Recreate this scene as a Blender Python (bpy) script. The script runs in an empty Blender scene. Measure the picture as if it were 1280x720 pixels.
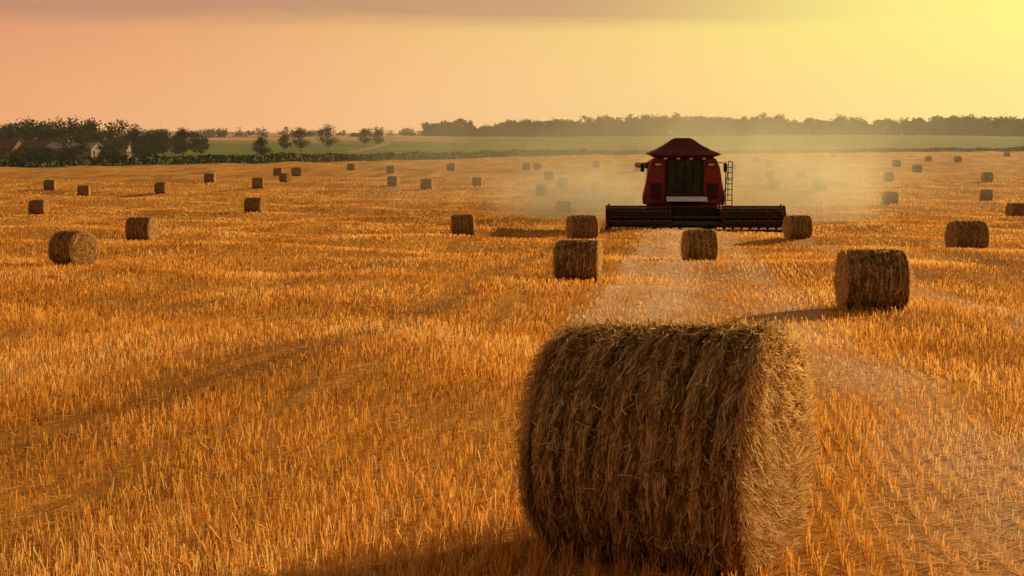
import bpy, bmesh, math, random
import numpy as np
from mathutils import Vector, Matrix, Euler
random.seed(5); rng=np.random.default_rng(7)
scene=bpy.context.scene
scene.view_settings.view_transform='Standard'; scene.view_settings.look='None'; scene.view_settings.exposure=0
CAMZ=2.3
SUN_AZ=math.radians(48); SUN_EL=math.radians(17)
# ------------------------------------------------------------ terrain
TD=np.array([-200,-60,0,9,15,20,26,33,40,47,58,70,80,89,100,120,140,178,220,267,320,400,470,560,700,900,1200,1600,2600,6000.])
TV=np.array([0.5,1.6,2.25,2.66,3.05,3.35,3.7,4.1,4.43,4.75,5.1,5.6,5.95,6.25,6.6,7.15,7.5,7.35,7.0,6.6,6.4,6.2,6.0,5.3,3.9,1.9,0.0,0.6,0.4,0.0])
sl=np.gradient(TV,TD)
def drop(d):
    d=np.clip(np.asarray(d,float),TD[0],TD[-1]-1e-3)
    i=np.clip(np.searchsorted(TD,d,side='right')-1,0,len(TD)-2)
    h=TD[i+1]-TD[i]; t=(d-TD[i])/h
    return ((2*t**3-3*t**2+1)*TV[i]+(t**3-2*t**2+t)*h*sl[i]+(-2*t**3+3*t**2)*TV[i+1]+(t**3-t**2)*h*sl[i+1])
def sstep(a,b,x):
    t=np.clip((x-a)/(b-a),0,1); return t*t*(3-2*t)
def gz(x,y):
    x=np.asarray(x,float); y=np.asarray(y,float)
    a=np.clip(0.0038*np.abs(y),0.01,0.28)
    und=a*(0.5*np.sin(0.21*x+0.33*y+1)+0.35*np.sin(-0.11*x+0.17*y)+0.3*np.sin(0.43*x-0.12*y+2)+0.2*np.sin(0.6*y+0.15*x))
    und=und*sstep(5,30,np.abs(y))
    far=sstep(500,1000,y)*(1.2*np.sin(x*0.006+1)+0.8*np.sin(x*0.013+y*0.004))
    left=sstep(1300,2800,y)*(9+3.5*np.sin(x*0.004)+1.5*np.sin(x*0.011))*sstep(300,-300,x)
    side=-0.010*np.clip(-x-60,0,400)*sstep(100,400,y)*sstep(900,500,y)*0.5
    return CAMZ-drop(y)+und+far+left+side
EX=np.array([-3000,-400,-104,-37,24,194,600,3000.]); EY=np.array([250,262,300,352,460,530,560,600.])
def edge(x): return np.interp(x,EX,EY)

def mesh_from(name,verts,faces,mats=(),smooth=False,quads=True):
    me=bpy.data.meshes.new(name)
    verts=np.asarray(verts,np.float32); faces=np.asarray(faces,np.int32)
    k=faces.shape[1]
    me.vertices.add(len(verts)); me.vertices.foreach_set('co',verts.ravel())
    me.loops.add(faces.size); me.loops.foreach_set('vertex_index',faces.ravel())
    me.polygons.add(len(faces)); me.polygons.foreach_set('loop_start',np.arange(0,faces.size,k,dtype=np.int32))
    me.polygons.foreach_set('loop_total',np.full(len(faces),k,np.int32))
    for m in mats: me.materials.append(m)
    if smooth: me.polygons.foreach_set('use_smooth',np.ones(len(faces),bool))
    me.update(calc_edges=True)
    return me
def fattr(me,name,vals):
    a=me.attributes.new(name,'FLOAT','POINT'); a.data.foreach_set('value',np.asarray(vals,np.float32))
def obj(name,me,loc=(0,0,0),rot=(0,0,0),parent=None):
    o=bpy.data.objects.new(name,me); scene.collection.objects.link(o)
    o.location=loc; o.rotation_euler=rot
    if parent: o.parent=parent
    return o
# ------------------------------------------------------------ node helper
class NT:
    def __init__(s,nt): s.nt=nt; nt.nodes.clear()
    def n(s,t,**k):
        nd=s.nt.nodes.new(t)
        for a,b in k.items(): setattr(nd,a,b)
        return nd
    def l(s,a,b): s.nt.links.new(a,b)
    def put(s,sock,v):
        if isinstance(v,bpy.types.NodeSocket): s.l(v,sock)
        else: sock.default_value=v
    def m(s,op,a,b=0.0,c=0.0,clamp=False):
        nd=s.n('ShaderNodeMath',operation=op,use_clamp=clamp)
        s.put(nd.inputs[0],a); s.put(nd.inputs[1],b); s.put(nd.inputs[2],c); return nd.outputs[0]
    def mr(s,v,a,b,c=0.0,d=1.0,smooth=True):
        nd=s.n('ShaderNodeMapRange',interpolation_type='SMOOTHSTEP' if smooth else 'LINEAR')
        s.put(nd.inputs[0],v)
        for i,x in enumerate((a,b,c,d)): nd.inputs[i+1].default_value=x
        return nd.outputs[0]
    def mix(s,f,a,b,bt='MIX'):
        nd=s.n('ShaderNodeMix',data_type='RGBA',blend_type=bt)
        s.put(nd.inputs[0],f)
        for sock,v in ((nd.inputs[6],a),(nd.inputs[7],b)):
            if isinstance(v,bpy.types.NodeSocket): s.l(v,sock)
            else: sock.default_value=(v[0],v[1],v[2],1)
        return nd.outputs[2]
    def ramp(s,f,stops):
        nd=s.n('ShaderNodeValToRGB'); s.put(nd.inputs[0],f); cr=nd.color_ramp
        while len(cr.elements)<len(stops): cr.elements.new(0.5)
        for e,(p,c) in zip(cr.elements,stops):
            e.position=p
            e.color=(c,c,c,1) if isinstance(c,(int,float)) else (c[0],c[1],c[2],1)
        return nd.outputs[0]
    def noise(s,vec,scale,detail=4,rough=0.55,dist=0.0):
        nd=s.n('ShaderNodeTexNoise'); 
        if vec is not None: s.l(vec,nd.inputs['Vector'])
        nd.inputs['Scale'].default_value=scale; nd.inputs['Detail'].default_value=detail
        nd.inputs['Roughness'].default_value=rough; nd.inputs['Distortion'].default_value=dist
        return nd.outputs[0]
    def comb(s,x,y,z=0.0):
        nd=s.n('ShaderNodeCombineXYZ'); s.put(nd.inputs[0],x); s.put(nd.inputs[1],y); s.put(nd.inputs[2],z); return nd.outputs[0]
    def attr(s,name):
        return s.n('ShaderNodeAttribute',attribute_name=name).outputs['Fac']
def newmat(name):
    m=bpy.data.materials.new(name); m.use_nodes=True; return m,NT(m.node_tree)
def principled(t,col,rough=0.9,metal=0.0,spec=0.2,bump=None,bstr=0.5,bdist=0.02):
    p=t.n('ShaderNodeBsdfPrincipled'); t.put(p.inputs['Base Color'],col if isinstance(col,bpy.types.NodeSocket) else (*col,1))
    t.put(p.inputs['Roughness'],rough); p.inputs['Metallic'].default_value=metal; p.inputs['Specular IOR Level'].default_value=spec
    if bump is not None:
        b=t.n('ShaderNodeBump'); t.l(bump,b.inputs['Height']); b.inputs['Strength'].default_value=bstr; b.inputs['Distance'].default_value=bdist
        t.l(b.outputs[0],p.inputs['Normal'])
    return p.outputs[0]
def out(t,sh):
    o=t.n('ShaderNodeOutputMaterial'); t.l(sh,o.inputs[0]); return o
def straw_shader(t,col,trans=0.35):
    d=t.n('ShaderNodeBsdfDiffuse'); tr=t.n('ShaderNodeBsdfTranslucent'); t.put(d.inputs[0],col); t.put(tr.inputs[0],col)
    mx=t.n('ShaderNodeMixShader'); mx.inputs[0].default_value=trans; t.l(d.outputs[0],mx.inputs[1]); t.l(tr.outputs[0],mx.inputs[2])
    return mx.outputs[0]
# track profile (cross-track coordinate u, tone: 0 dark / .5 neutral / 1 pale chaff)
TRK=[(-20,.5),(-13,.5),(-12.4,.34),(-11.6,.36),(-11,.5),(-9.5,.5),(-9.1,.36),(-8.6,.5),(-6.9,.48),(-6.5,.27),(-6.0,.29),(-5.6,.48),(-4.8,.5),(-4.4,.32),(-3.9,.48),(-2.5,.55),
(-2.1,.9),(-1.5,.78),(-1.0,.78),(-.4,.92),(.2,.86),(.7,.70),(1.9,.68),(2.3,.78),(3.0,.74),(3.5,.54),(6.2,.5),(6.7,.72),(7.5,.72),(8.1,.5),(11.7,.36),(18,.5)]
TK=0.12
# ------------------------------------------------------------ materials
def mat_ground():
    m,t=newmat('stubble_ground')
    g=t.n('ShaderNodeNewGeometry'); sp=t.n('ShaderNodeSeparateXYZ'); t.l(g.outputs['Position'],sp.inputs[0])
    X,Y=sp.outputs[0],sp.outputs[1]
    warp=t.noise(g.outputs['Position'],0.14,4)
    u=t.m('ADD',t.m('SUBTRACT',X,t.m('MULTIPLY',Y,TK)),t.m('MULTIPLY',t.m('SUBTRACT',warp,0.5),2.0))
    trk=t.ramp(t.m('MULTIPLY',t.m('ADD',u,20),1/40.,clamp=True),[((a+20)/40.,b) for a,b in TRK])
    # the chaff swath was dropped farther up the field: fades out near the camera on the left side
    fade=t.m('MAXIMUM',t.mr(Y,18,34),t.mr(u,1.2,1.8))
    trk=t.m('ADD',.5,t.m('MULTIPLY',t.m('SUBTRACT',trk,.5),t.m('MAXIMUM',fade,t.mr(u,-2.6,-3.2))))
    streak=t.noise(t.comb(t.m('MULTIPLY',u,5.0),t.m('MULTIPLY',Y,0.25)),1.0,5,0.65)
    band=t.noise(t.comb(t.m('MULTIPLY',u,0.35),t.m('MULTIPLY',Y,0.03),3.0),1.0,3,0.6)
    patch=t.noise(g.outputs['Position'],0.09,5,0.6)
    fine=t.noise(g.outputs['Position'],9.0,6,0.75)
    v=t.m('ADD',t.m('MULTIPLY',streak,0.4),t.m('ADD',t.m('MULTIPLY',band,0.45),t.m('ADD',t.m('MULTIPLY',patch,0.35),t.m('MULTIPLY',fine,0.30))))
    base=t.ramp(t.mr(v,0.48,1.0,smooth=False),[(0,(.11,.04,.009)),(.4,(.42,.18,.032)),(.7,(.74,.36,.07)),(1,(.90,.53,.15))])
    base=t.mix(t.mr(trk,.52,.95),base,(.78,.52,.30))
    base=t.mix(t.mr(trk,.48,.1,0.,.75),base,(.12,.055,.02))
    fd=t.attr('fd')
    gb=t.noise(t.comb(t.m('MULTIPLY',X,0.004),t.m('MULTIPLY',Y,0.02)),1.0,4,0.6)
    gf=t.noise(g.outputs['Position'],0.35,5,0.7)
    green=t.ramp(t.m('ADD',t.m('MULTIPLY',gb,.75),t.m('MULTIPLY',gf,.25)),[(.36,(.08,.10,.018)),(.46,(.19,.22,.04)),(.56,(.11,.13,.025)),(.68,(.32,.29,.07))])
    pink=t.ramp(t.noise(t.comb(t.m('MULTIPLY',X,0.003),t.m('MULTIPLY',Y,0.012),5.),1.0,3,0.6),[(.38,(.17,.15,.05)),(.46,(.55,.30,.16)),(.6,(.62,.36,.20)),(.7,(.24,.18,.07))])
    yy=t.m('ADD',Y,t.m('MULTIPLY',t.m('SUBTRACT',gb,.5),150))
    lm=t.m('MULTIPLY',t.mr(yy,700,715),t.mr(X,-10,-60))
    farc=t.mix(lm,green,pink)
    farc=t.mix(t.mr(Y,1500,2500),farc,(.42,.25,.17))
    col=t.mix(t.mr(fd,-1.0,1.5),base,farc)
    bh=t.m('ADD',fine,t.m('MULTIPLY',streak,0.6))
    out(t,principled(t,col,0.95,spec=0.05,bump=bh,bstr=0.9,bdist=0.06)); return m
def mat_stubble():
    m,t=newmat('straw_stubble')
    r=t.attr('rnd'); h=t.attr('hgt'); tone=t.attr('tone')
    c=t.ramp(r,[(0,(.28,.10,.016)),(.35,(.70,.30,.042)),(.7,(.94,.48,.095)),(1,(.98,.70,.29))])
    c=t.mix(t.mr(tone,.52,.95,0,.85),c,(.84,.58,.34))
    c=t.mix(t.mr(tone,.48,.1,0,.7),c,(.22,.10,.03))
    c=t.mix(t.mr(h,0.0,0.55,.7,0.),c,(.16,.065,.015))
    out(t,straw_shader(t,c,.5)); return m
def mat_hay():
    m,t=newmat('hay')
    r=t.attr('rnd')
    tc=t.n('ShaderNodeTexCoord')
    nz=t.noise(tc.outputs['Object'],5.0,4,.6)
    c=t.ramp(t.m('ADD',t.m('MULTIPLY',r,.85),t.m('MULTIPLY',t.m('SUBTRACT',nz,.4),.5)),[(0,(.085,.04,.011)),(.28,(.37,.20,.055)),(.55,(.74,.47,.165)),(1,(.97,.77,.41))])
    out(t,straw_shader(t,c,.36)); return m
def simple(name,col,rough=0.5,metal=0.,spec=0.4,var=0.25,scale=3.0,coat=0.):
    m,t=newmat(name); tc=t.n('ShaderNodeTexCoord'); n=t.noise(tc.outputs['Object'],scale,5,.6)
    c=t.mix(t.mr(n,.4,.7,0,1),tuple(x*(1-var) for x in col),tuple(min(1,x*(1+var)) for x in col))
    out(t,principled(t,c,rough,metal,spec,bump=n,bstr=.05)); return m
M_ground=mat_ground(); M_stub=mat_stubble(); M_hay=mat_hay()
# ------------------------------------------------------------ ground sheet
ys=[-60.]; 
while ys[-1]<6000:
    y=ys[-1]; ys.append(y+(max(0.35,abs(y)*0.012) if y>0 else 3.0))
ys=np.array(ys); nx=261
s=np.linspace(-1,1,nx); s=np.sign(s)*np.abs(s)**1.25
W=np.where(ys<0,60,60+ys*1.05)
XX=s[None,:]*W[:,None]; YY=np.repeat(ys[:,None],nx,1); ZZ=gz(XX,YY)
V=np.stack([XX,YY,ZZ],-1).reshape(-1,3)
ny=len(ys); idx=np.arange(ny*nx).reshape(ny,nx)
F=np.stack([idx[:-1,:-1],idx[:-1,1:],idx[1:,1:],idx[1:,:-1]],-1).reshape(-1,4)
me=mesh_from('field_ground',V,F,[M_ground],smooth=True)
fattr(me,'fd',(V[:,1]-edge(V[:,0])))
obj('field_ground',me)
# ------------------------------------------------------------ stubble
def wob(x,y): return 0.5*np.sin(0.19*y+0.5*x)+0.25*np.sin(.61*y+1.3)+.2*np.sin(1.3*y+.9*x)
def tone_at(x,y): 
    u=x-TK*y+wob(x,y)*.6
    tn=np.interp(u,[a for a,b in TRK],[b for a,b in TRK])
    fade=np.maximum(np.maximum(sstep(18,34,y),sstep(1.2,1.8,u)),sstep(-2.6,-3.2,u))
    br=.85+.35*np.sin(.8*y+2*np.sin(1.1*x))
    # faint dark drill rows between the combine passes
    rows=-.14*np.clip(np.sin(2*math.pi*u/1.55+.6*np.sin(.15*y)),0,1)**4*(.5+.5*np.sin(.23*y+.7*x))
    return .5+rows*np.where(tn>.6,0,1)+(tn-.5)*fade*np.clip(br+rng.normal(0,.3,len(np.atleast_1d(u))),.1,1.25)
def lump(x,y):
    return .5+.25*np.sin(.9*x+.35*y+np.sin(.4*y))+.25*np.sin(.31*x-.55*y+2*np.sin(.17*x))
def big(x,y):
    return .5+.5*np.sin(.45*x+.12*y+1.7*np.sin(.21*y+.3*x)+.8)*np.sin(.3*y-.22*x+1.2*np.sin(.5*x))
def build_blades():
    N=375000
    a=6.**.4; b=230.**.4
    y=(a+(b-a)*rng.random(N))**(1/.4)
    hw=0.47*y+1.5
    x=(rng.random(N)*2-1)*hw
    u=x-TK*y
    row=np.round(u/.17)*.17+rng.normal(0,.026,N)
    near=y<60
    x=np.where(near,row+TK*y,x)
    tn=tone_at(x,y); lp=lump(x,y); bg=big(x,y)
    keep=rng.random(N)<np.clip(1.0-1.9*np.clip(.47-tn,0,1)*1.5-1.1*np.clip(tn-.55,0,1),.12,1)*(.36+.52*lp+.4*bg)
    keep&=(y<edge(x)-2)
    keep&=rng.random(N)<sstep(235,150,y)*.6+.4
    x,y,tn,lp,bg=x[keep],y[keep],tn[keep],lp[keep],bg[keep]; n=len(x)
    z=gz(x,y)
    w=np.maximum(.0055,.00055*y)*rng.uniform(.6,1.5,n)
    h=rng.uniform(.08,.185,n)*(.7+.5*lp)*np.where(tn>.6,.6,1)*np.where(tn<.35,.7,1)
    lean=rng.normal(0,.20,(n,2))*np.where(rng.random(n)<.12,3.5,1)[:,None]
    th=rng.uniform(0,math.pi,n); dx=np.cos(th)*w/2; dy=np.sin(th)*w/2
    V=np.zeros((n,4,3)); 
    V[:,0]=np.stack([x-dx,y-dy,z-.02],-1); V[:,1]=np.stack([x+dx,y+dy,z-.02],-1)
    tx=x+lean[:,0]*h; ty=y+lean[:,1]*h; tz=z+h*np.sqrt(np.clip(1-(lean**2).sum(1)*.5,.15,1))
    V[:,2]=np.stack([tx+dx*.8,ty+dy*.8,tz],-1); V[:,3]=np.stack([tx-dx*.8,ty-dy*.8,tz+h*.05],-1)
    F=np.arange(n*4).reshape(n,4)
    me=mesh_from('stubble',V.reshape(-1,3),F,[M_stub])
    r=np.clip(rng.random(n)*.75+.3*(lp-.5)+.5*(bg-.5)+.10,0,1)
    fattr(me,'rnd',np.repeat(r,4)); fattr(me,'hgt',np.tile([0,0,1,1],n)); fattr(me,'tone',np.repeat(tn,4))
    obj('wheat_stubble',me)
    n=70000; a=6.**.6; b=90.**.6
    y=(a+(b-a)*rng.random(n))**(1/.6); x=(rng.random(n)*2-1)*(.47*y+1.5)
    tn=tone_at(x,y); k=rng.random(n)<(.35+.65*sstep(.5,.8,tn)); x,y,tn=x[k],y[k],tn[k]; n=len(x)
    L=rng.uniform(.05,.2,n); w=np.maximum(.005,.0006*y); th=rng.uniform(0,2*math.pi,n)
    ax=np.cos(th)*L/2; ay=np.sin(th)*L/2; px=-np.sin(th)*w/2; py=np.cos(th)*w/2
    V=np.zeros((n,4,3)); sg=[(-1,-1),(1,-1),(1,1),(-1,1)]
    zl=rng.uniform(.005,.07,(n,2))
    for i,(p,q) in enumerate(sg):
        vx=x+p*ax+q*px; vy=y+p*ay+q*py
        V[:,i]=np.stack([vx,vy,gz(vx,vy)+zl[:,0 if p<0 else 1]+(.004 if q>0 else 0)],-1)
    me=mesh_from('loose',V.reshape(-1,3),np.arange(n*4).reshape(n,4),[M_stub])
    fattr(me,'rnd',np.repeat(rng.random(n)*.7+.3,4)); fattr(me,'hgt',np.ones(n*4)); fattr(me,'tone',np.repeat(np.clip(tn,.4,1),4))
    obj('loose_straw',me)
build_blades()
# ------------------------------------------------------------ hay bales
def bale_mesh(name,R,L,nb,ne,wid,seed,loose=.06,longf=1.0,flare=0.,edg=.06):
    r=np.random.default_rng(seed)
    verts=[];faces=[];rnd=[]
    ph=r.uniform(0,6.28,12)
    def rad(x,th):
        e=np.clip((np.abs(x)-(L/2-.13))/.13,0,1)
        ed=np.where(x>0,edg*.4,edg) if flare else edg
        return R*(1+flare*2*x/L-ed*e**2+.010*np.sin(3*th+ph[0]+4*x)+.007*np.sin(7*th+ph[1]-6*x)+.008*np.sin(26*x+ph[2]+.5*np.sin(th*3))+.005*np.sin(61*x+ph[3]+2*np.sin(th*2)))
    na,nt=40,96
    xs=np.linspace(-L/2,L/2,na); ts=np.linspace(0,2*math.pi,nt,endpoint=False)
    Xg,Tg=np.meshgrid(xs,ts,indexing='ij'); Rg=rad(Xg,Tg)-.012
    core=np.stack([Xg,Rg*np.cos(Tg),Rg*np.sin(Tg)],-1).reshape(-1,3)
    ii=np.arange(na*nt).reshape(na,nt); nx_=np.roll(ii,-1,1)
    f=np.stack([ii[:-1],nx_[:-1],nx_[1:],ii[1:]],-1).reshape(-1,4)
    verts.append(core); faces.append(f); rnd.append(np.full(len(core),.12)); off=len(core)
    for sgn in (-1,1):
        nr=14; fr=np.linspace(1,.02,nr)
        xe=sgn*L/2
        re=(rad(np.full(nt,xe),ts)-.012)
        P=[]
        for q in fr:
            bx=xe+sgn*(.05*(1-q**4)+.012*np.sin(q*34+ts*1.0)+.01*np.sin(5*ts+q*9))
            P.append(np.stack([bx if q<1 else np.full(nt,xe),re*q*np.cos(ts),re*q*np.sin(ts)],-1))
        P=np.array(P).reshape(-1,3); jj=np.arange(nr*nt).reshape(nr,nt); jn=np.roll(jj,-1,1)
        f=np.stack([jj[:-1],jn[:-1],jn[1:],jj[1:]],-1).reshape(-1,4)
        if sgn<0: f=f[:,::-1]
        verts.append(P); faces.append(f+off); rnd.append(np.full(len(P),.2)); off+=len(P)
    K=5
    def ribbons(C,T,w,rv):
        nonlocal off
        n=len(C); A=C-T*w[:,None,None]/2; B=C+T*w[:,None,None]/2
        P=np.stack([A,B],2).reshape(n*K*2,3)
        base=(np.arange(n)*K*2)[:,None]+np.arange(K-1)[None,:]*2
        f=np.stack([base,base+1,base+3,base+2],-1).reshape(-1,4)
        verts.append(P); faces.append(f+off); rnd.append(np.repeat(rv,K*2)); off+=len(P)
    s=np.linspace(-.5,.5,K)[None,:]
    n=nb; x0=r.uniform(-L/2,L/2,n); t0=r.uniform(0,2*math.pi,n)
    ang=r.normal(0,.22,n)+np.where(r.random(n)<.25,r.normal(0,1.0,n),0)
    ln=r.uniform(.03,.17,n)*longf
    x=x0[:,None]+np.sin(ang)[:,None]*ln[:,None]*s; x=np.clip(x,-L/2-.02,L/2+.02)
    th=t0[:,None]+np.cos(ang)[:,None]*ln[:,None]*s/R
    isl=r.random(n)<loose
    lift=r.uniform(-.004,.018,n)[:,None]+ (isl*r.uniform(.01,.07,n))[:,None]*(s+.5)**2 + r.uniform(0,.012,n)[:,None]*np.sin((s+.5)*3.14)
    rr=rad(x,th)+lift
    C=np.stack([x,rr*np.cos(th),rr*np.sin(th)],-1)
    tw=r.normal(0,.7,n)[:,None]
    side=np.stack([np.cos(ang)[:,None]*np.ones_like(s),np.sin(ang)[:,None]*np.sin(th),-np.sin(ang)[:,None]*np.cos(th)],-1)
    nrm=np.stack([np.zeros_like(th),np.cos(th),np.sin(th)],-1)
    side=side*np.cos(tw)[...,None]+nrm*np.sin(tw)[...,None]
    rv=np.clip(r.random(n)**1.4*.8+.10*np.sin(26*x0+ph[2]+.5*np.sin(t0*3))+.12*np.sin(61*x0+ph[3]+2*np.sin(t0*2))+.09*np.sin(140*x0+ph[4]+3*np.sin(t0))+np.where(r.random(n)<.13,.45,0),0,1)
    ribbons(C,side,r.uniform(.5,1.5,n)*wid,rv)
    for sgn in (-1,1):
        n=ne; q=np.sqrt(r.random(n)); q=np.where(r.random(n)<.28,r.uniform(.88,1.05,n),q); t0=r.uniform(0,2*math.pi,n)
        ang=r.normal(.12,.6,n); ln=r.uniform(.03,.17,n)*longf
        Re=R*(1+sgn*flare)*.97
        cx=q*Re*np.cos(t0); cy=q*Re*np.sin(t0)
        dx=-np.sin(t0+ang); dy=np.cos(t0+ang)
        curv=s**2*ln[:,None]**2/(2*np.maximum(q*R,.08))[:,None]
        px=cx[:,None]+dx[:,None]*ln[:,None]*s-np.cos(t0)[:,None]*curv; py=cy[:,None]+dy[:,None]*ln[:,None]*s-np.sin(t0)[:,None]*curv
        lf=r.uniform(0,.035,n)[:,None]+(r.random(n)<.35)[:,None]*r.uniform(.0,.08,n)[:,None]*(s+.5)**1.5
        base=.05*(1-np.clip(q,0,1)**4)+.012*np.sin(q*34+t0)+.01*np.sin(5*t0+q*9)
        xx=sgn*(L/2+base[:,None]+lf-.005)
        C=np.stack([xx,px,py],-1)
        tw=r.normal(0,.7,n)
        side=np.stack([np.sin(tw)[:,None]*np.ones_like(s),(-dy*np.cos(tw))[:,None]*np.ones_like(s),(dx*np.cos(tw))[:,None]*np.ones_like(s)],-1)
        rv=np.clip(.35+r.random(n)*.75+.1*np.sin(q*34+t0),0,1)
        ribbons(C,side,r.uniform(.6,1.4,n)*wid,rv)
    V=np.concatenate(verts); 
    zb=-R*.955; V[:,2]=np.where(V[:,2]<zb,zb+(V[:,2]-zb)*.25,V[:,2])
    me=mesh_from(name,V,np.concatenate(faces),[M_hay]); fattr(me,'rnd',np.concatenate(rnd)); return me
R0=.745
near=bale_mesh('hay_bale_near',R0,1.34,105000,34000,.0058,11,loose=.07,longf=1.05,flare=.045)
RV=.71
def put_bale(me,x,y,rz,sc=1.0,R=RV):
    o=obj('hay_bale',me,(x,y,float(gz(x,y))+R*sc*.955-.02),(0,0,math.radians(rz))); o.scale=(sc,)*3; return o
put_bale(near,1.0,8.9,-26,R=R0)
variants=[bale_mesh('hay_bale_v%d'%i,RV,1.22+.07*i,11000,3500,.015,20+i,loose=.06,longf=1.7) for i in range(4)]
BAL=[(-17.3,56,-34),(-21.9,84,-8),(-45.9,138,-5),(-24.6,136,-10),(-52.9,176,10),(-44.7,182,-15),(-61.6,190,5),(-46.4,219,0),(-34.8,195,12),(-34.3,216,-30),(-36.3,240,20),(-41,250,0),
(-3.1,89,6),(-16.9,203,-12),(-11.7,195,0),(-11.6,271,0),(-22,258,14),(-4.9,203,-8),(2.2,47.3,-9),(4.1,83,12),(3.6,172,0),(5.1,142,10),(6.9,190,-20),(5.8,224,5),(2.7,267,0),(4.8,275,20),
(10.9,185,0),(24,270,5),(8.0,60.5,5),(16.9,84,9),(8.45,33.2,-2),(23.4,73,6),(55.3,166,-10),(73,219,0),(47.5,134,8),(42,158,-4),(59.2,224,0),(74.4,262,10),(79.5,295,0),(105,360,-10),
(46,227,4),(42.7,236,-14),(52,290,0),(40,185,10),(35,190,-6),(40.5,262,0),(104.6,335,12),(149,430,0),(90,400,-8),(17.7,300,0),(-31,275,8),(128,330,0),(60,350,15)]
for i,(x,y,rz) in enumerate(BAL):
    sc={31:1.13,30:1.0,0:1.0}.get(i,random.uniform(.96,1.06))
    put_bale(variants[i%4],x,y,rz,sc)
# ------------------------------------------------------------ foliage
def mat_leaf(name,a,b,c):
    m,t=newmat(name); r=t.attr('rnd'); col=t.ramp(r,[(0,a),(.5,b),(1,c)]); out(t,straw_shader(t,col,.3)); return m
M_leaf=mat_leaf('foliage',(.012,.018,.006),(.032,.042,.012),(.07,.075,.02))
M_leafd=mat_leaf('foliage_distant',(.010,.011,.004),(.020,.020,.007),(.04,.036,.012))
M_bark=simple('bark',(.05,.035,.02),.95,0,.1)
def tree_arrays(x,y,z,H,Wd,nleaf,ls,r,low=.35):
    Vs=[];Fs=[];Rn=[];Mi=[];off=0
    def limb(p0,p1,r0,r1):
        nonlocal off
        p0=np.array(p0);p1=np.array(p1);d=p1-p0;d=d/np.linalg.norm(d)
        a=np.cross(d,[.3,.9,.1]);a/=np.linalg.norm(a);b=np.cross(d,a)
        t=np.linspace(0,2*math.pi,5,endpoint=False)
        P=np.concatenate([p0+r0*(np.cos(t)[:,None]*a+np.sin(t)[:,None]*b),p1+r1*(np.cos(t)[:,None]*a+np.sin(t)[:,None]*b)])
        f=[[i,(i+1)%5,5+(i+1)%5,5+i] for i in range(5)]
        Vs.append(P);Fs.append(np.array(f)+off);Rn.append(np.full(10,.3));Mi.append(np.ones(5,int));off+=10
    base=np.array([x,y,z-.3]); fork=np.array([x+r.normal(0,.02)*H,y,z+H*.3])
    limb(base,fork,H*.026,H*.016)
    ncl=r.integers(11,17); cl=[]
    mid=(low+.95)/2; hr=(.95-low)/2+.06
    for i in range(ncl):
        a=r.uniform(0,6.28); hh=r.uniform(low,.9); rad=Wd*.5*math.sqrt(max(.05,1-((hh-mid)/hr)**2))*r.uniform(.15,.85)
        c=np.array([x+math.cos(a)*rad,y+math.sin(a)*rad,z+H*hh]); cl.append((c,Wd*r.uniform(.16,.27)))
        limb(fork,c,H*.010,H*.003)
    per=nleaf//ncl
    for c,rr in cl:
        d=r.normal(0,1,(per,3)); d/=np.linalg.norm(d,axis=1)[:,None]; q=r.random(per)**.45
        P=c+d*q[:,None]*rr*np.array([1.1,1.1,.85])*r.uniform(.75,1.2,(per,1))
        n1=r.normal(0,1,(per,3));n1/=np.linalg.norm(n1,axis=1)[:,None]; n2=np.cross(n1,d);n2/=np.linalg.norm(n2,axis=1)[:,None]+1e-6
        w=ls*r.uniform(.5,1.3,(per,1))
        Q=np.stack([P-n1*w,P-n2*w*.6,P+n1*w,P+n2*w*.6],1).reshape(-1,3)
        Vs.append(Q);Fs.append(np.arange(per*4).reshape(per,4)+off);off+=per*4
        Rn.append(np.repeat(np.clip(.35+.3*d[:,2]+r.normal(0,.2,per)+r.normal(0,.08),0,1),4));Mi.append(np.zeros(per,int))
    return Vs,Fs,Rn,Mi,off
def join_trees(name,specs,mat,low=.35):
    r=np.random.default_rng(len(specs)*7+3)
    VV=[];FF=[];RR=[];MM=[];o=0
    for (x,y,z,H,Wd,nl,ls) in specs:
        v,f,rn,mi,c=tree_arrays(x,y,z,H,Wd,nl,ls,r,low)
        VV+=v; FF+=[q+o for q in f]; RR+=rn; MM+=mi; o+=c
    me=mesh_from(name,np.concatenate(VV),np.concatenate(FF),[mat,M_bark]); fattr(me,'rnd',np.concatenate(RR))
    me.polygons.foreach_set('material_index',np.concatenate(MM).astype(np.int32)); return me
rr=np.random.default_rng(3)
sp=[]
x=-62.
while x<640:
    for row in (0,1):
        y=1040+row*16+rr.uniform(-7,7)+.05*x
        H=(rr.uniform(12.5,15.5)+1.4*math.sin(x*.02)+ (2.0 if rr.random()<.12 else 0))
        if -28<x<-10: H*=.6
        elif x<-28: H*=.9
        elif x<60: H*=.88
        if row==1: H*=rr.uniform(.85,1.0)
        sp.append((x+rr.uniform(-1.5,1.5),y,float(gz(x,y))-.8,H,H*rr.uniform(.8,1.15),430,1.0))
    x+=rr.uniform(3.4,5.2)
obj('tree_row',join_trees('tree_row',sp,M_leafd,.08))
sp=[]
for k in range(110):
    x=rr.uniform(-500,-70); y=rr.choice([1150,1250,950])+rr.uniform(-20,20); H=rr.uniform(3,7.5)
    sp.append((x,y,float(gz(x,y))-.8,H,H*rr.uniform(1.3,2.4),140,.7))
obj('tree_row',join_trees('tree_row_b',sp,M_leafd,.1))
sp=[]
for k in range(52):
    x=-rr.uniform(105,190); y=rr.uniform(430,530)
    H=rr.uniform(9,13) if x<-128 else rr.uniform(5.5,9.5)
    sp.append((x,y,float(gz(x,y))-.2,H,H*rr.uniform(.8,1.15),560,.45))
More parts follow.
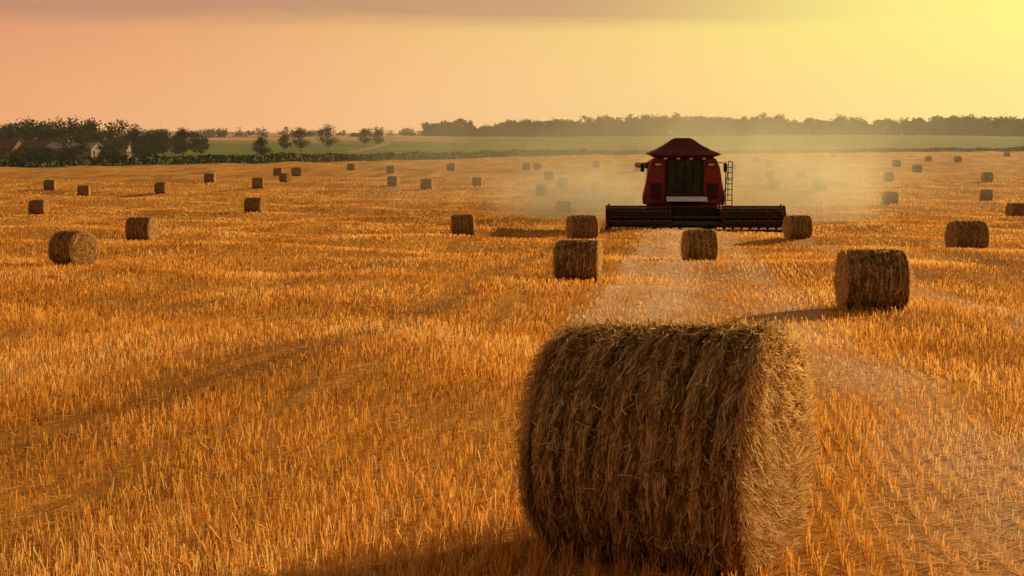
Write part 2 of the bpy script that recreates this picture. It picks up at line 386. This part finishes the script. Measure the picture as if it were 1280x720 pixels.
for k in range(16):
    x=-rr.uniform(98,128); y=rr.uniform(350,385); H=rr.uniform(3,5.5)
    sp.append((x,y,float(gz(x,y))-.2,H,H*rr.uniform(.9,1.3),300,.32))
for k in range(10):
    x=-rr.uniform(112,150); y=rr.uniform(380,394); H=rr.uniform(2.5,4.5)
    sp.append((x,y,float(gz(x,y))-.2,H,H*rr.uniform(.9,1.3),300,.32))
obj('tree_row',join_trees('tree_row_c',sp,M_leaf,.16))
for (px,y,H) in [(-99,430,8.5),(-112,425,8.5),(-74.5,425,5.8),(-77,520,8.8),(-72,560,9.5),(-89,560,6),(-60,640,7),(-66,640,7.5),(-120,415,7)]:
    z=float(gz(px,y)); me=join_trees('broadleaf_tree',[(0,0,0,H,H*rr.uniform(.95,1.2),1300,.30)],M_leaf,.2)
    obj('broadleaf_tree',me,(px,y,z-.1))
# hedgerow on the field edge
n=30000; x=rr.uniform(-200,420,n); y=edge(x)+rr.normal(1.5,1.0,n)+np.where(x<-20,3,0)
hh=np.where(x<24,1.9,1.2)+.15*np.sin(x*.21)+.1*np.sin(x*.67); z=gz(x,y)+rr.random(n)*hh
d=rr.normal(0,1,(n,3));d/=np.linalg.norm(d,axis=1)[:,None];e=np.cross(d,rr.normal(0,1,(n,3)));e/=np.linalg.norm(e,axis=1)[:,None]
P=np.stack([x,y,z],-1);w=rr.uniform(.2,.45,(n,1))
Q=np.stack([P-d*w,P-e*w*.7,P+d*w,P+e*w*.7],1).reshape(-1,3)
me=mesh_from('hedgerow',Q,np.arange(n*4).reshape(n,4),[M_leaf]); fattr(me,'rnd',np.repeat(np.clip(rr.normal(.12,.12,n),0,1),4)); obj('hedgerow',me)
# dirt road winding up the far field
cx=np.array([-75,-66,-56,-58,-62,-70,-95.]);cy=np.array([372,430,520,620,720,830,1000.])
tt=np.linspace(0,6,160); X1=np.interp(tt,range(7),cx);Y1=np.interp(tt,range(7),cy)
ker=np.ones(15)/15; X1=np.convolve(np.pad(X1,7,'edge'),ker,'valid');Y1=np.convolve(np.pad(Y1,7,'edge'),ker,'valid')
Vr=[]
for a,b in zip(X1,Y1):
    for q in (-2.0,0,2.0): Vr.append((a+q,b,float(gz(a+q,b))+.12))
Fr=[[3*i+j,3*i+j+1,3*i+j+4,3*i+j+3] for i in range(len(X1)-1) for j in (0,1)]
M_dirt=simple('dirt',(.42,.27,.14),.95,0,.05,scale=.3)
obj('dirt_road',mesh_from('dirt_road',Vr,Fr,[M_dirt]))
# ------------------------------------------------------------ primitives
def bm_obj(name,bm,mat,parent=None,loc=(0,0,0),rot=(0,0,0),smooth=False):
    me=bpy.data.meshes.new(name); bm.normal_update(); bm.to_mesh(me); bm.free()
    me.materials.append(mat)
    if smooth:
        for p in me.polygons: p.use_smooth=True
    return obj(name,me,loc,rot,parent)
def box(name,c,s,mat,parent=None,rot=(0,0,0),bev=.0):
    bm=bmesh.new(); bmesh.ops.create_cube(bm,size=1); bmesh.ops.scale(bm,vec=s,verts=bm.verts)
    if bev: bmesh.ops.bevel(bm,geom=bm.edges[:],offset=bev,segments=2,affect='EDGES')
    return bm_obj(name,bm,mat,parent,c,rot)
def cyl(name,c,r,l,mat,parent=None,axis='X',seg=24,r2=None,bev=0):
    bm=bmesh.new(); bmesh.ops.create_cone(bm,cap_ends=True,segments=seg,radius1=r,radius2=r if r2 is None else r2,depth=l)
    rot={'X':(0,math.pi/2,0),'Y':(math.pi/2,0,0),'Z':(0,0,0)}[axis]
    return bm_obj(name,bm,mat,parent,c,rot)
def prism(name,poly,depth,mat,parent=None,loc=(0,0,0),rot=(0,0,0),bev=0.,plane='XZ'):
    bm=bmesh.new()
    def P(a,b,d): return (a,d,b) if plane=='XZ' else (d,a,b)
    A=[bm.verts.new(P(a,b,0)) for a,b in poly];B=[bm.verts.new(P(a,b,depth)) for a,b in poly]
    bm.faces.new(A);bm.faces.new(B[::-1]);n=len(poly)
    for i in range(n): bm.faces.new((A[i],B[i],B[(i+1)%n],A[(i+1)%n]))
    bmesh.ops.recalc_face_normals(bm,faces=bm.faces[:])
    if bev: bmesh.ops.bevel(bm,geom=bm.edges[:],offset=bev,segments=2,affect='EDGES')
    return bm_obj(name,bm,mat,parent,loc,rot)
def loft(name,rects,mat,parent=None,bev=0.):
    bm=bmesh.new();L=[]
    for cx,cy,z,wx,wy in rects:
        L.append([bm.verts.new((cx+a*wx/2,cy+b*wy/2,z)) for a,b in ((-1,-1),(1,-1),(1,1),(-1,1))])
    bm.faces.new(L[0][::-1]);bm.faces.new(L[-1])
    for p,q in zip(L[:-1],L[1:]):
        for i in range(4): bm.faces.new((p[i],p[(i+1)%4],q[(i+1)%4],q[i]))
    bmesh.ops.recalc_face_normals(bm,faces=bm.faces[:])
    if bev: bmesh.ops.bevel(bm,geom=bm.edges[:],offset=bev,segments=2,affect='EDGES')
    return bm_obj(name,bm,mat,parent)
def rod(name,p0,p1,r,mat,parent=None,seg=8):
    p0=Vector(p0);p1=Vector(p1);d=p1-p0
    bm=bmesh.new(); bmesh.ops.create_cone(bm,cap_ends=True,segments=seg,radius1=r,radius2=r,depth=d.length)
    M=Matrix.Translation((p0+p1)/2)@d.to_track_quat('Z','Y').to_matrix().to_4x4(); bmesh.ops.transform(bm,matrix=M,verts=bm.verts)
    return bm_obj(name,bm,mat,parent)
M_red=simple('red_paint_dusty',(.27,.018,.012),.5,0,.4,.35,2.5)
M_dred=simple('dark_red_paint',(.12,.012,.010),.6,0,.3,.3,3)
M_blk=simple('black_steel',(.018,.015,.013),.7,0,.25,.3,5)
M_grey=simple('worn_steel',(.12,.09,.065),.6,.3,.3,.4,6)
M_glass=simple('cab_glass',(.016,.034,.014),.22,0,.3,.7,1.8)
M_white=simple('white_panel',(.8,.78,.72),.5,0,.4,.05,3)
M_tyre=simple('tyre_rubber',(.025,.022,.02),.9,0,.2,.3,8)
M_yel=simple('yellow_rim',(.55,.36,.05),.5,0,.4,.2,4)
M_lamp=simple('lamp_lens',(.55,.5,.4),.2,0,.6,.05,4)
M_seat=simple('seat_fabric',(.03,.028,.02),.9)
# ------------------------------------------------------------ combine
CX,CY=11.9,99.5
cb=bpy.data.objects.new('combine_harvester',None); scene.collection.objects.link(cb)
cb.location=(CX,CY,float(gz(CX,CY))); cb.rotation_euler=(0,0,math.radians(-2))
loft('body_shell',[(0.1,4.2,1.5,3.6,7.0),(0.1,4.2,2.6,4.3,7.6),(0.1,4.2,4.6,4.3,7.4),(0.1,4.0,4.95,3.9,6.6)],M_red,cb,.06)
loft('rear_hood',[(0.1,8.4,1.6,3.0,1.6),(0.1,8.6,2.8,3.2,2.2),(0.1,8.2,4.3,3.2,1.2)],M_dred,cb,.06)
Lp=[(-1.12,1.95),(-2.75,1.95),(-2.78,2.5),(-2.55,3.5),(-2.4,4.5),(-2.1,5.15),(-1.12,5.15)]
prism('shroud_left',Lp,1.2,M_red,cb,(0,-.75,0),bev=.05)
prism('shroud_right',[(-a+.12,b) for a,b in Lp][::-1],1.2,M_red,cb,(0,-.75,0),bev=.05)
for sx in (-1,1):
    c=.06+sx*1.95
    box('shroud_vent',(c,-.77,2.9),(.8,.06,1.1),M_dred,cb,bev=.015)
    for k in range(7): box('vent_slat',(c,-.815,2.46+k*.145),(.7,.03,.06),M_blk,cb)
    box('shroud_seam',(c-sx*.62,-.765,3.55),(.03,.05,3.1),M_blk,cb)
    box('head_lamp',(c-sx*.12,-.81,4.72),(.42,.1,.18),M_lamp,cb,bev=.02); box('head_lamp_bezel',(c-sx*.12,-.775,4.72),(.54,.08,.3),M_blk,cb,bev=.02)
loft('cab_back',[(0.06,.2,2.3,2.3,1.4),(0.06,.2,5.15,2.3,1.4)],M_seat,cb)
bmv=[(-1.06,2.42),(1.18,2.42),(1.2,3.6),(1.14,5.1),(-1.02,5.1),(-1.08,3.6)]
prism('windscreen',bmv,.06,M_glass,cb,(0,-.93,0),bev=.01)
for nm,x0,w in (('pillar_left',-1.12,.13),('pillar_right',1.24,.13),('centre_mullion',.06,.05),('mullion_a',-.5,.035),('mullion_b',.62,.035)):
    box(nm,(x0,-.97,3.78),(w,.12,2.74),M_blk,cb,bev=.01)
box('windscreen_sill',(.06,-.98,2.55),(2.55,.16,.12),M_dred,cb,bev=.02)
box('windscreen_header',(.06,-.99,5.13),(2.6,.2,.14),M_blk,cb,bev=.02)
rod('wiper',(.2,-1.05,2.6),(-.35,-1.05,3.9),.02,M_blk,cb)
box('console',(.06,-.99,3.0),(.8,.05,.4),M_seat,cb,bev=.03)
cyl('steering_wheel',(.06,-1.03,3.4),.2,.03,M_blk,cb,'Y')
loft('roof',[(0.02,.6,5.22,3.9,3.6),(0.02,.6,5.38,4.85,4.2),(0.02,.6,5.48,4.85,4.2),(0.02,.75,5.72,3.7,3.3),(0.02,.85,6.05,2.5,2.3),(0.02,.9,6.42,1.5,1.6),(0.02,.9,6.55,1.0,1.1)],M_dred,cb,.03)
box('roof_trim',(.02,.6,5.43),(4.95,4.3,.06),M_red,cb)
box('roof_eave',(.02,.6,5.22),(4.0,3.7,.1),M_blk,cb)
for k in range(4): box('work_lamp',(-1.3+k*.88,-1.32,5.14),(.24,.12,.12),M_lamp,cb,bev=.02)
cyl('beacon',(1.7,.2,5.75),.07,.28,M_yel,cb,'Z'); rod('antenna',(-1.2,.5,5.6),(-1.25,.5,6.3),.012,M_blk,cb)
cyl('exhaust',(1.4,3.4,5.2),.11,1.3,M_grey,cb,'Z')
box('white_panel',(.2,-1.42,2.36),(2.8,.5,.05),M_white,cb,rot=(math.radians(38),0,0),bev=.02)
box('platform',(.1,-.6,1.98),(5.3,1.5,.1),M_blk,cb,bev=.02)
prism('feeder_house',[(-3.2,.5),(-3.2,1.6),(-.2,2.1),(.8,2.1),(.8,1.0)],2.3,M_blk,cb,(-.95,0,0),plane='YZ')
for xx in (2.95,3.4):
    rod('ladder_rail',(xx,-.6,.9),(xx,-.3,4.9),.035,M_blk,cb)
for k in range(10): rod('ladder_step',(2.95,-.58+.03*k,1.1+k*.38),(3.4,-.58+.03*k,1.1+k*.38),.03,M_blk,cb)
rod('handrail',(3.4,-.3,4.9),(3.4,2.0,4.9),.03,M_blk,cb); rod('handrail',(3.4,2.0,2.2),(3.4,2.0,4.9),.03,M_blk,cb); rod('handrail',(3.4,-.4,3.6),(3.4,2,3.6),.03,M_blk,cb)
rod('hydraulic_hose',(2.7,-.8,2.0),(3.1,-.7,4.4),.03,M_blk,cb)
for sx in (-1,1):
    rod('mirror_arm',(sx*2.2,-.5,4.9),(sx*2.85,-1.0,4.8),.03,M_blk,cb); box('mirror',(sx*2.85,-1.02,4.5),(.26,.06,.55),M_blk,cb,bev=.02)
rod('unload_auger',(-2.4,.8,4.6),(-2.7,8.6,4.5),.2,M_red,cb,16)
def wheel(x,y,r,w):
    bm=bmesh.new(); bmesh.ops.create_cone(bm,cap_ends=True,segments=40,radius1=r,radius2=r,depth=w)
    bmesh.ops.bevel(bm,geom=[e for e in bm.edges if any(len(f.verts)>4 for f in e.link_faces)],offset=w*.15,segments=3,affect='EDGES')
    for k in range(22):
        for sd in (-1,1):
            ret=bmesh.ops.create_cube(bm,size=1); M=Matrix.Rotation(k/22*2*math.pi+(.14 if sd>0 else 0),4,'Z')@Matrix.Translation((r,0,sd*w*.24))@Matrix.Rotation(sd*.5,4,'X')
            bmesh.ops.scale(bm,vec=(.10,.08,w*.5),verts=ret['verts']); bmesh.ops.transform(bm,matrix=M,verts=ret['verts'])
    bm_obj('tyre',bm,M_tyre,cb,(x,y,r),(0,math.pi/2,0)); cyl('rim',(x,y,r),r*.5,w+.06,M_yel,cb); cyl('hub',(x,y,r),r*.18,w+.2,M_blk,cb)
for sx in (-1,1): wheel(.06+sx*2.0,1.4,1.12,.85); wheel(.06+sx*1.6,7.3,.75,.55)
cyl('front_axle',(.06,1.4,1.12),.16,3.6,M_blk,cb)
hx=.62; hw=12.0
def hb(nm,c,s,mat,**k): return box(nm,(hx+c[0],c[1],c[2]),s,mat,cb,**k)
hb('header_back',(0,-2.75,1.15),(hw,.08,1.3),M_blk)
hb('header_top_beam',(0,-2.72,1.9),(hw,.22,.14),M_dred,bev=.03)
hb('header_mid_beam',(0,-2.84,1.45),(hw-.1,.08,.08),M_blk)
hb('header_floor',(0,-3.5,.34),(hw,1.5,.06),M_blk)
hb('cutter_bar',(0,-4.28,.3),(hw,.16,.06),M_grey)
cyl('auger_tube',(hx,-3.25,.75),.2,hw-.2,M_grey,cb)
bm=bmesh.new()
for sd in (-1,1):
    prev=None
    for i in range(221):
        a=i/220*2*math.pi*9; xx=sd*(hw/2-.1-(i/220)*(hw/2-.7))
        p=bm.verts.new((hx+xx,-3.25+.2*math.cos(a),.75+sd*.2*math.sin(a))); q=bm.verts.new((hx+xx,-3.25+.38*math.cos(a),.75+sd*.38*math.sin(a)))
        if prev: bm.faces.new((prev[0],prev[1],q,p))
        prev=(p,q)
bm_obj('auger_flights',bm,M_grey,cb)
bm=bmesh.new()
n=int(hw/.1)
for i in range(n):
    xx=hx-hw/2+.05+i*.1
    a=[bm.verts.new((xx-.03,-4.34,.3)),bm.verts.new((xx+.03,-4.34,.3)),bm.verts.new((xx,-4.55,.26))]; bm.faces.new(a)
bm_obj('knife_guards',bm,M_grey,cb)
RY,RZ,RR_=-3.95,1.25,.66
cyl('reel_shaft',(hx,RY,RZ),.09,hw-.3,M_dred,cb)
for (xa,xb) in ((-5.85,-1.75),(1.75,5.85)):
    bm=bmesh.new()
    for k in range(6):
        a=k*math.pi/3+.3; cy=RY+RR_*math.cos(a);cz=RZ+RR_*math.sin(a)
        ret=bmesh.ops.create_cube(bm,size=1); bmesh.ops.scale(bm,vec=(xb-xa,.06,.06),verts=ret['verts']); bmesh.ops.translate(bm,vec=(hx+(xa+xb)/2,cy,cz),verts=ret['verts'])
        for i in range(21):
            ret=bmesh.ops.create_cube(bm,size=1); bmesh.ops.scale(bm,vec=(.03,.03,.32),verts=ret['verts']); bmesh.ops.translate(bm,vec=(hx+xa+.05+i*.2,cy+.02,cz-.17),verts=ret['verts'])
    bm_obj('reel_bats',bm,M_grey,cb)
    for j in range(5):
        xx=xa+(xb-xa)*j/4
        bm=bmesh.new()
        for k in range(6):
            a=k*math.pi/3+.3
            ret=bmesh.ops.create_cube(bm,size=1); bmesh.ops.scale(bm,vec=(.06,RR_,.08),verts=ret['verts']); bmesh.ops.transform(bm,matrix=Matrix.Translation((hx+xx,RY,RZ))@Matrix.Rotation(a,4,'X')@Matrix.Translation((0,RR_/2,0)),verts=ret['verts'])
        bm_obj('reel_spider',bm,M_dred,cb)
prism('centre_shield',[(-1.7,.75),(1.75,.75),(1.6,1.85),(-1.5,1.85)],.1,M_blk,cb,(hx-.4,-2.98,0),bev=.02)
for sx in (-1,1):
    prism('header_end',[(-2.6,.25),(-2.6,2.0),(-3.2,2.0),(-4.0,1.1),(-5.4,.35),(-5.3,.2)],.1,M_dred,cb,(hx+sx*hw/2-.05,0,0),plane='YZ',bev=.02)
    rod('reel_arm',(hx+sx*(hw/2-.18),-2.7,2.05),(hx+sx*(hw/2-.18),RY,RZ+.05),.07,M_red,cb)
    rod('reel_arm',(hx+sx*1.7,-2.7,2.05),(hx+sx*1.7,RY,RZ+.05),.07,M_dred,cb)
    prism('crop_divider',[(hx+sx*(hw/2)-.16,.2),(hx+sx*hw/2+.16,.2),(hx+sx*hw/2+.1,.75),(hx+sx*hw/2-.1,.75)],.9,M_dred,cb,(0,-5.2,0),bev=.04)
# ------------------------------------------------------------ houses
M_brick=simple('brick_wall',(.26,.13,.085),.9,0,.1,.2,1.5); M_cream=simple('render_wall',(.28,.21,.15),.9,0,.1,.1,1)
M_tile=simple('roof_tile',(.14,.065,.045),.85,0,.2,.3,2); M_lt=simple('metal_roof',(.30,.23,.19),.6,.1,.3,.15,2)
def house(nm,x,y,w,d,h,rh,wall,roof,rz=0):
    e=bpy.data.objects.new(nm,None); scene.collection.objects.link(e); e.location=(x,y,float(gz(x,y))-.1); e.rotation_euler=(0,0,math.radians(rz))
    prism('walls',[(-w/2,0),(w/2,0),(w/2,h),(0,h+rh),(-w/2,h)],d,wall,e,(0,-d/2,0))
    for s in (-1,1):
        L=math.hypot(w/2+.4,rh+.35); a=math.atan2(rh,w/2)
        box('roof',(s*(w/4+.1),0,h+rh/2+.12),(L,d+.8,.18),roof,e,rot=(0,s*a,0))
    for s in (-1,1):
        for k in (-1,1):
            box('window',(s*(w/2+.02),k*d*.27,h*.55),(.06,1.2,1.2),M_glass,e); box('window_sill',(s*(w/2+.05),k*d*.27,h*.55-.68),(.14,1.4,.1),M_white,e)
    for k in (-1,1): box('window',(k*w*.27,-d/2-.02,h*.55),(1.2,.06,1.2),M_glass,e)
    box('door',(0,-d/2-.02,1.05),(1.0,.06,2.1),M_dred,e); box('chimney',(w*.2,d*.2,h+rh+.2),(.6,.6,1.6),wall,e)
house('brick_house',-146,405,8,14,3.2,2.6,M_brick,M_tile,80)
house('brick_house',-134,408,7,11,3,2.2,M_cream,M_tile,100)
house('farm_shed',-123,402,9,13,2.8,1.5,M_cream,M_lt,85)
house('brick_house',-115,410,7,10,3,2.2,M_cream,M_tile,95)
# ------------------------------------------------------------ dust
def pvol(t,col,dens,aniso):
    # grey extinction with a warm scattering albedo (chaff dust)
    v=t.n('ShaderNodeVolumePrincipled'); v.inputs['Color'].default_value=(*col,1); v.inputs['Anisotropy'].default_value=aniso
    v.inputs['Absorption Color'].default_value=(0,0,0,1)
    v.inputs['Density Attribute'].default_value=''
    t.put(v.inputs['Density'],dens)
    o=t.n('ShaderNodeOutputMaterial'); t.l(v.outputs[0],o.inputs['Volume'])
def dust(name,c,s,dens,scale,pw=1.3,aniso=.52):
    m,t=newmat(name+'_vol'); tc=t.n('ShaderNodeTexCoord')
    mp=t.n('ShaderNodeMapping'); mp.inputs['Location'].default_value=(-1,-1,-1); mp.inputs['Scale'].default_value=(2,2,2); t.l(tc.outputs['Generated'],mp.inputs[0])
    ln=t.n('ShaderNodeVectorMath',operation='LENGTH'); t.l(mp.outputs[0],ln.inputs[0])
    nz=t.noise(tc.outputs['Object'],scale,2,.6)
    dd=t.m('MULTIPLY',t.m('POWER',t.mr(ln.outputs['Value'],1.0,0.0),pw),t.mr(nz,.3,.65))
    pvol(t,(1,.93,.68),t.m('MULTIPLY',dd,dens),aniso)
    bm=bmesh.new(); bmesh.ops.create_cube(bm,size=1); bmesh.ops.scale(bm,vec=s,verts=bm.verts)
    bm_obj(name,bm,m,None,c)
zc=float(gz(10,115))
dust('dust_cloud',(6,122,zc+1.3),(20,20,9),.24,.3,1.1)
dust('dust_cloud',(22,119,zc+2.4),(26,22,13),.15,.2,1.1)
dust('dust_cloud',(16,150,zc+4),(90,64,26),.03,.08,1.1)
m,t=newmat('haze_vol'); pvol(t,(1,.93,.78),.00018,.4)
bm=bmesh.new(); bmesh.ops.create_cube(bm,size=1); bmesh.ops.scale(bm,vec=(2400,1500,60),verts=bm.verts)
bm_obj('evening_haze',bm,m,None,(0,870,12))
# ------------------------------------------------------------ world
w=bpy.data.worlds.new('World'); scene.world=w; w.use_nodes=True; t=NT(w.node_tree)
tc=t.n('ShaderNodeTexCoord'); sp=t.n('ShaderNodeSeparateXYZ'); t.l(tc.outputs['Generated'],sp.inputs[0])
az=t.m('ARCTAN2',sp.outputs[0],sp.outputs[1]); f=t.m('ADD',t.m('MULTIPLY',az,1/(2*math.pi)),.5)
hor=t.ramp(f,[(0,(.30,.19,.12)),(.36,(.55,.25,.14)),(.443,(.92,.40,.185)),(.47,(.95,.46,.21)),(.5,(.98,.58,.26)),(.557,(1.0,.76,.25)),(.65,(1.4,.95,.3)),(.8,(.6,.36,.17)),(1,(.30,.19,.12))])
top=t.ramp(f,[(0,(.24,.17,.12)),(.36,(.45,.22,.14)),(.443,(.74,.30,.15)),(.47,(.81,.39,.16)),(.5,(.89,.55,.19)),(.53,(.94,.76,.20)),(.557,(.97,.90,.22)),(.65,(1.3,1.0,.35)),(.8,(.42,.30,.18)),(1,(.24,.17,.12))])
z=sp.outputs[2]
c=t.mix(t.mr(z,0.0,.09),hor,top)
cv=t.comb(t.m('MULTIPLY',az,2.2),t.m('MULTIPLY',z,34))
cn=t.noise(cv,1.0,5,.55,.3)
cm=t.m('MULTIPLY',t.mr(t.m('ADD',z,t.m('MULTIPLY',t.m('SUBTRACT',cn,.5),.05)),.070,.087),t.mr(az,.28,.0))
c=t.mix(t.m('MULTIPLY',cm,.68),c,(.42,.21,.14))
c2=t.m('MULTIPLY',t.mr(cn,.5,.75),t.mr(z,.01,.05)); c=t.mix(t.m('MULTIPLY',c2,.25),c,(.95,.55,.33))
c=t.mix(t.mr(z,.10,.6),c,(.18,.135,.10))
sky=t.n('ShaderNodeTexSky',sky_type='NISHITA'); sky.sun_disc=False; sky.sun_elevation=SUN_EL; sky.sun_rotation=SUN_AZ
b1=t.n('ShaderNodeBackground'); t.l(c,b1.inputs[0]); b1.inputs[1].default_value=.99
b2=t.n('ShaderNodeBackground'); t.l(sky.outputs[0],b2.inputs[0]); b2.inputs[1].default_value=.004
ad=t.n('ShaderNodeAddShader'); t.l(b1.outputs[0],ad.inputs[0]); t.l(b2.outputs[0],ad.inputs[1])
o=t.n('ShaderNodeOutputWorld'); t.l(ad.outputs[0],o.inputs[0])
# ------------------------------------------------------------ sun + camera
ld=bpy.data.lights.new('sun','SUN'); ld.energy=5; ld.angle=math.radians(1.2); ld.color=(1,.73,.38)
lo=obj('sun',ld); sv=Vector((math.sin(SUN_AZ)*math.cos(SUN_EL),math.cos(SUN_AZ)*math.cos(SUN_EL),math.sin(SUN_EL)))
lo.rotation_euler=sv.to_track_quat('Z','Y').to_euler()
cd=bpy.data.cameras.new('camera'); cd.lens=50; cd.sensor_width=36; cd.clip_end=12000; cd.clip_start=.1
co=obj('camera',cd,(0,0,CAMZ),(math.radians(90-6.1),0,0)); scene.camera=co
